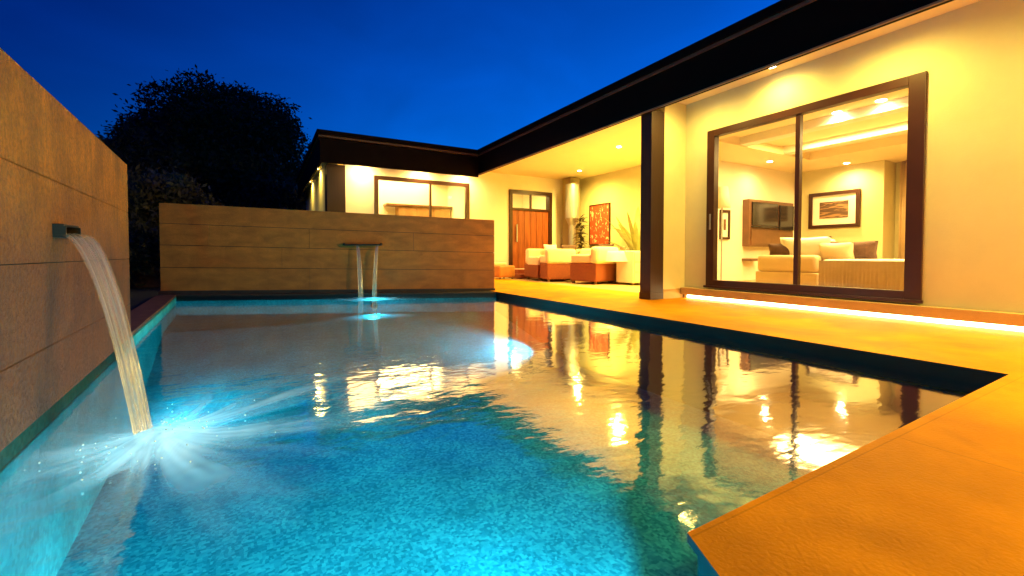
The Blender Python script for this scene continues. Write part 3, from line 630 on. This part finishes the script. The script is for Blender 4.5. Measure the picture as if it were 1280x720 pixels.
# sofas: long backs toward the window
def sofa(name, lab, loc, rz, L_, dep, hgt, mat, base=None, seat=None, arms=True, group=None, backc=2):
    base = base or mat; seat = seat or mat
    r = empty(name, loc, rz); tag(r, lab, 'sofa', group)
    B(-L_/2, L_/2, -dep/2, dep/2, .07, hgt*.50, .025).build('base', base, r)
    B(-L_/2+.02, L_/2-.02, dep/2-.22, dep/2, hgt*.5, hgt, .07).build('backrest', mat, r, True)
    if arms:
        for s in (-1, 1): B(s*(L_/2-.08)-.08, s*(L_/2-.08)+.08, -dep/2, dep/2-.2, hgt*.45, hgt*.74, .05).build('armrest', mat, r, True)
    nC = backc; w_ = (L_-.34)/nC
    for i in range(nC): B(-L_/2+.17+w_*i+.01, -L_/2+.17+w_*(i+1)-.01, -dep/2+.01, dep/2-.2, hgt*.5, hgt*.68, .05).build('seat_cushion', seat, r, True)
    for sx in (-1, 1):
        for sy_ in (-1, 1): B(sx*(L_/2-.08)-.03, sx*(L_/2-.08)+.03, sy_*(dep/2-.08)-.03, sy_*(dep/2-.08)+.03, 0, .07).build('leg', BRN, r)
    return r
def pillow(lab, loc, rz, tilt, mat, w_=.48, h_=.42, t_=.16, group=None):
    m = MB(); bmesh.ops.create_grid(m.bm, x_segments=14, y_segments=14, size=.5)
    top = list(m.bm.verts); 
    ob = bmesh.ops.duplicate(m.bm, geom=m.bm.verts[:]+m.bm.edges[:]+m.bm.faces[:]); bot = [v for v in ob['geom'] if isinstance(v, bmesh.types.BMVert)]
    for lst, s in ((top, 1), (bot, -1)):
        for v in lst:
            x, y = v.co.x*2, v.co.y*2; k = max(0, (1-x**2)*(1-y**2))**.45
            pin = 1-.08*(1-abs(x*y)); v.co = Vector((x*w_/2*pin, s*t_/2*k, y*h_/2*pin))
    bmesh.ops.remove_doubles(m.bm, verts=m.bm.verts, dist=.0005)
    o = m.build('pillow', mat, None, True); o.location = loc; o.rotation_euler = (tilt, 0, rz); tag(o, lab, 'pillow', group); return o
# the living-room pair seen over the sill
def at_x(px, py, X): return onx(px, py, X)
q0, q1 = at_x(955, 350, 7.9).y, at_x(1032, 350, 7.9).y
sofa('sofa', 'beige slipcovered sofa on the left behind the big window', (8.1, (q0+q1)/2, .06), math.pi/2, abs(q0-q1), .95, .58, SLIP, seat=CUSHW)
q2 = at_x(1165, 350, 7.3).y; q1b = at_x(1036, 350, 7.3).y
bd = empty('bed', (7.75, (q1b+q2)/2, .06), math.pi/2); tag(bd, 'long low bed with a pale cover on the right behind the big window', 'bed'); bl2 = abs(q1b-q2)
B(-bl2/2+.03, bl2/2-.03, -.68, .68, .06, .34, .03).build('base', SLIP, bd)
B(-bl2/2, bl2/2, -.70, .70, .33, .52, .07).build('mattress', CUSHW, bd, True)
m = MB(); n = 90; rings = []
per = [(-1, -1), (1, -1), (1, 1), (-1, 1)]
pts = []
for k in range(4):
    (xa, ya), (xb, yb) = per[k], per[(k+1) % 4]
    for q in range(n): pts.append(((xa+(xb-xa)*q/n)*(bl2/2+.012), (ya+(yb-ya)*q/n)*.715))
for z_, amp in ((.50, 0), (.40, .006), (.25, .014), (.08, .022)):
    rings.append([m.bm.verts.new((x_*(1+amp*math.sin(k*.9)*.6), y_+math.copysign(amp*math.sin(k*.9), y_), z_)) for k, (x_, y_) in enumerate(pts)])
for a_, b_ in zip(rings, rings[1:]):
    for k in range(len(pts)): m.bm.faces.new((a_[k], a_[(k+1) % len(pts)], b_[(k+1) % len(pts)], b_[k]))
m.build('skirt', SLIP, bd, True)
for sx in (-1, 1):
    for sy_ in (-.6, .6): B(sx*(bl2/2-.1)-.03, sx*(bl2/2-.1)+.03, sy_-.03, sy_+.03, 0, .06).build('leg', BRN, bd)
for px, py, X, mat, lab, w_ in ((981, 315, 7.85, DCUSH, 'dark brown pillow lying on the left beige sofa', .5), (1007, 313, 7.9, CUSHW, 'large plump white pillow leaning on the left beige sofa', .75), (1031, 309, 8.6, CUSHW, 'small white pillow standing behind the plump one', .45), (1045, 315, 7.9, CUSH, 'flat cream pillow at the near end of the long low bed', .5), (1067, 316, 8.0, DCUSH, 'dark brown pillow on the long low bed behind the window', .6)):
    p = at_x(px, py, X); pillow(lab, (p.x, p.y, p.z), math.pi/2+random.uniform(-.4, .4), random.uniform(-.4, -.2), mat, w_, w_*.62, .2)
# curtain at right inside
def curtain(lab, x, y0, y1, z0, z1, mat):
    m = MB(); n = 60; a = []; b_ = []
    for i in range(n+1):
        y = y0+(y1-y0)*i/n; xx = x+.035*math.sin(i*1.15)+.01*math.sin(i*.37)
        a.append((xx, y)); b_.append((xx+.012, y))
    m.prism(a+b_[::-1], z0, z1); o = m.build('curtain', mat, None, True); tag(o, lab, 'curtain'); return o
curtain('full length cream curtain at the right end of the living room', RX+.5, at_x(1142, 250, RX+.5).y-.3, 4.1, .07, RC-.01, SLIP)
# side sheer by the window left
# wing room shelf/table
c0, c1 = ony(497, 260, 12.7).x, ony(562, 260, 12.7).x; cz = ony(530, 257, 12.7).z
t_ = empty('wall_cabinet', ((c0+c1)/2, 12.98, cz-.5)); tag(t_, 'brown wooden wall cabinet with a wider shelf top seen through the far window', 'cabinet'); cw = (c1-c0)/2
PINE = pbr('pine', (.40, .21, .07), .5, .2, 5)
B(-cw-.35, cw+.05, -.42, -.001, .44, .50, .006).build('top', BRN, t_)
B(-cw, cw, -.34, -.001, 0, .438, .006).build('carcass', PINE, t_)
for k in range(3): B(-cw+.02+k*cw*.66, -cw+k*cw*.66+cw*.64, -.36, -.341, .02, .42, .004).build('door', PINE, t_)

# patio furniture
sofa('patio_sofa', 'wicker patio sofa with cream cushions in front of the wooden door', (6.75, 9.25, 0), math.radians(-8), 1.75, .85, .80, CUSH, WICK, CUSH, group='wicker seats on the patio')
sofa('patio_sofa', 'wicker patio sofa with cream cushions, nearer the dark column', (7.28, 8.15, 0), math.radians(-62), 1.6, .85, .80, CUSH, WICK, CUSHW, group='wicker seats on the patio')
def armchair(lab, loc, rz, s=1.0, group=None):
    r = empty('armchair', loc, rz); r.scale = (s, s, s); tag(r, lab, 'armchair', group)
    B(-.36, .36, -.36, .36, .06, .44, .03).build('base', WICK, r)
    B(-.38, .38, .20, .40, .42, .78, .09).build('backrest', CUSH, r, True)
    for q in (-1, 1): B(q*.30-.06, q*.30+.06, -.34, .22, .44, .62, .05).build('armrest', CUSH, r, True)
    B(-.24, .24, -.35, .22, .40, .52, .05).build('seat_cushion', CUSHW, r, True)
    for sx in (-.3, .3):
        for sy_ in (-.3, .3): B(sx-.025, sx+.025, sy_-.025, sy_+.025, 0, .06).build('leg', BRN, r)
    return r
for x_, y_, rz_, mt_, lb_ in ((6.5, 9.35, .1, CUSHW, 'white pillow at the left of the sofa by the wooden door'), (7.05, 9.3, -.3, DCUSH, 'brown pillow at the right of the sofa by the wooden door'), (7.45, 8.35, -1.2, DCUSH, 'brown pillow on the patio sofa nearest the painting')):
    pillow(lb_, (x_, y_, .72), rz_, -.3, mt_, .44, .40, .15)
def place(px, py): p = onz(px, py, 0); return (p.x, p.y, 0)
p = place(697, 352); a1_ = armchair('wicker armchair on the patio, left one of the two facing the sofas', (p[0]+.1, p[1]+.2, 0), math.radians(165), 1, 'wicker seats on the patio')
p = place(745, 355); armchair('wicker armchair on the patio, right one of the two facing the sofas', (p[0]+.1, p[1]+.2, 0), math.radians(190), 1.05, 'wicker seats on the patio')
p = place(768, 356)
# low footstool by the wall end
p = place(631, 349); r = empty('footstool', (p[0], p[1]+.15, 0), .15); tag(r, 'small orange leather cube stool beside the end of the low pool wall', 'stool')
OR = pbr('tan_leather', (.50, .20, .045), .5, .15, 7, .2, 50)
B(-.26, .26, -.24, .24, .05, .36, .05).build('seat', OR, r, True); B(-.25, .25, .14, .26, .34, .44, .04).build('back_roll', CUSH, r, True)
for sx in (-.2, .2):
    for sy_ in (-.18, .18): MB().cyl((sx, sy_, .03), .02, .06).build('leg', BRN, r)
# round table with white cloth
p = onz(770, 352, 0); tb = empty('patio_table', (7.05, 7.35, 0)); tag(tb, 'round patio table under a white cloth between the wicker seats and the column', 'table')
MB().cyl((0, 0, .70), .62, .04, seg=48).build('tabletop', LACQ, tb); MB().cyl((0, 0, .35), .05, .66).cyl((0, 0, .02), .3, .04).build('pedestal', BRN, tb)
m = MB(); n = 64; r0 = [m.bm.verts.new((math.cos(2*math.pi*k/n)*.632, math.sin(2*math.pi*k/n)*.632, .726)) for k in range(n)]; m.bm.faces.new(r0); prev = r0
for j in range(1, 6):
    rr = [m.bm.verts.new((math.cos(2*math.pi*k/n)*(.64+.016*j+.006*j*math.sin(k*1.2)), math.sin(2*math.pi*k/n)*(.64+.016*j+.006*j*math.sin(k*1.2)), .726-.045*j)) for k in range(n)]
    for k in range(n): m.bm.faces.new((prev[k], rr[k], rr[(k+1) % n], prev[(k+1) % n]))
    prev = rr
o = m.build('tablecloth', CUSHW, None, True); o.location = tb.location; tag(o, 'white cloth hanging over the round patio table', 'tablecloth')
o = MB().cyl((7.0, 7.25, .78), .05, .10, .075).build('bowl', BRN, None, True); tag(o, 'small brown bowl on the white tablecloth', 'bowl')
# drawer cabinet near the column
p = place(793, 357); cb = empty('drawer_cabinet', (p[0]+.28, p[1]+.25, 0), 0); tag(cb, 'white three drawer cabinet just left of the dark column', 'cabinet')
B(-.32, .32, -.25, .25, .05, .72, .008).build('carcass', LACQ, cb)
for i in range(3):
    d_ = B(-.29, .29, -.268, -.251, .08+.21*i, .27+.21*i, .004).build('drawer', LACQ, cb); B(-.07, .07, -.285, -.268, .17+.21*i, .185+.21*i, .002).build('handle', STEEL, d_)
for sx in (-.28, .28):
    for sy_ in (-.2, .2): B(sx-.02, sx+.02, sy_-.02, sy_+.02, 0, .05).build('leg', BRN, cb)

# plants
def blade(m, base, ang, length, width, lift, droop, n=9):
    pr = None; up = Vector((0, 0, 1)); d = Vector((math.cos(ang), math.sin(ang), 0)); sd = Vector((-math.sin(ang), math.cos(ang), 0))
    for i in range(n+1):
        t = i/n; c_ = Vector(base) + d*(length*t*math.cos(lift)) + up*(length*(t*math.sin(lift)) - droop*length*t*t)
        w_ = width*math.sin(math.pi*min(1, .08+t*.92))**.7*.5
        a = m.bm.verts.new(c_+sd*w_+up*.3*w_); b_ = m.bm.verts.new(c_-up*0.0); e = m.bm.verts.new(c_-sd*w_+up*.3*w_)
        if pr: m.bm.faces.new((pr[0], pr[1], b_, a)); m.bm.faces.new((pr[1], pr[2], e, b_))
        pr = (a, b_, e)
pp = Vector((7.75, 7.55, 0)); pl = empty('potted_palm', pp); tag(pl, 'tall potted palm with broad arching yellow green leaves beside the dark column', 'plant')
MB().cyl((0, 0, .2), .16, .4, .21).build('pot', POT, pl, True)
m = MB()
for k in range(17): blade(m, (0, 0, .4+.15*random.random()), random.uniform(0, 6.28), random.uniform(1.1, 1.75), random.uniform(.10, .2), random.uniform(.9, 1.4), random.uniform(.1, .45))
m.build('leaves', PALM, pl, True)
pp = onz(716, 349, 0); pl = empty('potted_shrub', (7.55, 9.45, 0)); tag(pl, 'dark leafy pot plant standing in front of the chimney', 'plant')
MB().cyl((0, 0, .2), .14, .4, .18).build('pot', POT, pl, True); MB().tube([(0, 0, .3), (.02, 0, .9), (0, .03, 1.5)], [.02, .015, .006], 6).build('stem', BARK, pl)
m = MB()
for k in range(150):
    h = random.uniform(.6, 1.65); blade(m, (random.uniform(-.03, .03), random.uniform(-.03, .03), h), random.uniform(0, 6.28), random.uniform(.12, .26), .07, random.uniform(-.2, .9), .3, 4)
m.build('leaves', PLANT, pl, True)

# ================================================================== TREES
def leafcloud(name, blobs, nleaf, size, mat, parent, shell=.35):
    w_ = np.array([b_[3]*b_[4]*b_[5] for b_ in blobs]); w_ = w_/w_.sum(); V = []; F_ = []
    ch = rng.choice(len(blobs), nleaf, p=w_)
    bl_ = np.array(blobs)[ch]; d = rng.normal(size=(nleaf, 3)); d /= np.linalg.norm(d, axis=1)[:, None]
    rr = (shell + (1-shell)*rng.random(nleaf)**.5)*(1+.10*rng.normal(size=nleaf)); c_ = bl_[:, :3] + d*bl_[:, 3:6]*rr[:, None]
    u = rng.normal(size=(nleaf, 3)); u /= np.linalg.norm(u, axis=1)[:, None]; v = np.cross(u, rng.normal(size=(nleaf, 3))); v /= np.linalg.norm(v, axis=1)[:, None]
    s = size*(.5+rng.random(nleaf))[:, None]
    P4 = np.stack([c_-u*s*.5, c_+v*s*.22, c_+u*s*.6, c_-v*s*.22], 1).reshape(-1, 3)
    me = D.meshes.new(name); me.from_pydata(P4.tolist(), [], np.arange(nleaf*4).reshape(-1, 4).tolist()); me.materials.append(mat)
    o = D.objects.new(name, me); col.objects.link(o); o.parent = parent; return o
def tree(name, lab, loc, H_, R_, mat, nleaf, size, nb, zc=.62, group=None, flat=.8):
    r = empty(name, loc); tag(r, lab, 'tree', group); bl_ = []
    bl_.append((0, 0, H_*zc, R_*.80, R_*.80, R_*.80*flat))
    for k in range(nb):
        a = random.uniform(0, 6.28); e = random.uniform(-.5, 1.35); q = R_*random.uniform(.5, .86)
        s = R_*random.uniform(.12, .24); bl_.append((math.cos(a)*math.cos(e)*q, math.sin(a)*math.cos(e)*q, H_*zc+math.sin(e)*q*flat, s, s, s*.8))
    leafcloud('crown', bl_, nleaf, size, mat, r)
    m = MB().tube([(0, 0, -.1), (.05, 0, H_*.3), (0, .05, H_*.6)], [.22, .17, .1], 10)
    for k in range(6):
        a = k*1.05; m.tube([(0, 0, H_*.3), (math.cos(a)*R_*.3, math.sin(a)*R_*.3, H_*.5), (math.cos(a)*R_*.6, math.sin(a)*R_*.6, H_*.72)], [.1, .06, .02], 6)
    m.build('trunk', BARK, r, True); return r
def gp(px, dist):    # ground point at a pixel column and a distance along the optical axis
    d = ray(px, 318); return (d.x*dist, d.y*dist, -.06)
def zat(py, dist): return CH + (318-py)/FPX*dist
tree('round_tree', 'large round black tree rising behind the low wall and the house corner', gp(280, 19), zat(122, 19)+.2, 4.35, LEAFD, 90000, .17, 110, .54, flat=1.0)
tree('round_tree', 'dark tree crown low at the left, just over the end of the tall stone wall', gp(165, 15), 5.3, 2.3, LEAFD, 26000, .15, 30, .6)
tree('olive_tree', 'grey green leafy tree between the stone wall and the low pool wall', gp(196, 11.8), 3.75, 1.65, LEAFG, 14000, .13, 30, .5)
tree('olive_tree', 'small grey green bush just left of the far house corner', gp(352, 15), 2.6, 1.3, LEAFG, 5000, .12, 20, .5)
tree('round_tree', 'dark tree directly left of the roof corner', gp(345, 17), 4.4, 2.2, LEAFD, 16000, .16, 30, .5)
for k, (px, dd, hh, lab) in enumerate(((120, 26, 5.0, 'distant dark tree far behind the tall stone wall'), (60, 27, 5.2, 'distant dark tree hidden mostly by the tall stone wall'))):
    pass
# dense dark hedge behind walls
hd = empty('hedge', (-1.5, 11.5, 0)); tag(hd, 'dark hedge filling the gap behind the low wall', 'hedge')
leafcloud('foliage', [(-3.5+i*.8, .5+.3*math.sin(i*2), .6, .7, .6, .8) for i in range(9)], 16000, .13, LEAFD, hd, .1)
MB().box(-3.8, 3.3, .3, .7, -.05, .3).build('stem', BARK, hd)

# ================================================================== LIGHT, SKY, CAMERA
w = D.worlds.new('World'); scene.world = w; w.use_nodes = True; nt = w.node_tree; nt.nodes.clear(); L = nt.links
out = N(nt, 'ShaderNodeOutputWorld'); bg = N(nt, 'ShaderNodeBackground'); L.new(bg.outputs[0], out.inputs[0])
sk = N(nt, 'ShaderNodeTexSky'); sk.sky_type = 'NISHITA'; sk.sun_disc = False; sk.sun_elevation = math.radians(-1.5); sk.sun_rotation = math.radians(62); sk.ozone_density = 6; sk.dust_density = .3; sk.air_density = 1
mx = N(nt, 'ShaderNodeMix', data_type='RGBA', blend_type='MULTIPLY'); mx.inputs[0].default_value = 1; L.new(sk.outputs[0], mx.inputs[6]); mx.inputs[7].default_value = (.01, .75, 1.9, 1)
tc = N(nt, 'ShaderNodeTexCoord'); mp = N(nt, 'ShaderNodeMapping'); mp.inputs['Scale'].default_value = (1, 1, 1.8); L.new(tc.outputs['Generated'], mp.inputs[0])
cn = N(nt, 'ShaderNodeTexNoise', Scale=2.6, Detail=5, Distortion=.5); L.new(mp.outputs[0], cn.inputs['Vector'])
mr = N(nt, 'ShaderNodeMapRange'); L.new(cn.outputs[0], mr.inputs[0]); mr.inputs[1].default_value = .35; mr.inputs[2].default_value = .7; mr.inputs[3].default_value = .88; mr.inputs[4].default_value = 1.16
dt = N(nt, 'ShaderNodeVectorMath', operation='DOT_PRODUCT'); L.new(tc.outputs['Generated'], dt.inputs[0]); dt.inputs[1].default_value = (.600, .350, -.720)
rg = N(nt, 'ShaderNodeMapRange'); L.new(dt.outputs['Value'], rg.inputs[0]); rg.inputs[1].default_value = -.11; rg.inputs[2].default_value = .34
mg = N(nt, 'ShaderNodeMix', data_type='RGBA'); L.new(rg.outputs[0], mg.inputs[0]); mg.inputs[6].default_value = (1, 1.4, .86, 1); mg.inputs[7].default_value = (1, 3.7, 1.5, 1)
m3 = N(nt, 'ShaderNodeMix', data_type='RGBA', blend_type='MULTIPLY'); m3.inputs[0].default_value = 1; L.new(mx.outputs[2], m3.inputs[6]); L.new(mg.outputs[2], m3.inputs[7])
m2 = N(nt, 'ShaderNodeMix', data_type='RGBA', blend_type='MULTIPLY'); m2.inputs[0].default_value = 1; L.new(m3.outputs[2], m2.inputs[6]); L.new(mr.outputs[0], m2.inputs[7])
L.new(m2.outputs[2], bg.inputs[0]); bg.inputs[1].default_value = .175

cam = D.cameras.new('camera'); co = D.objects.new('camera', cam); col.objects.link(co); scene.camera = co
cam.sensor_width = 36; cam.lens = 36*FPX/1280; cam.shift_y = -(360-CY)/1280; cam.clip_start = .02; cam.clip_end = 3000
co.location = CP; co.rotation_euler = (math.pi/2-PIT, 0, -YAW)
vs = scene.view_settings; vs.view_transform = 'Standard'; vs.look = 'None'; vs.gamma = 1; vs.exposure = 2.0
scene.cycles.use_denoising = True; scene.cycles.max_bounces = 8; scene.cycles.transparent_max_bounces = 16; scene.cycles.sample_clamp_indirect = 4; scene.cycles.caustics_reflective = False; scene.cycles.caustics_refractive = False
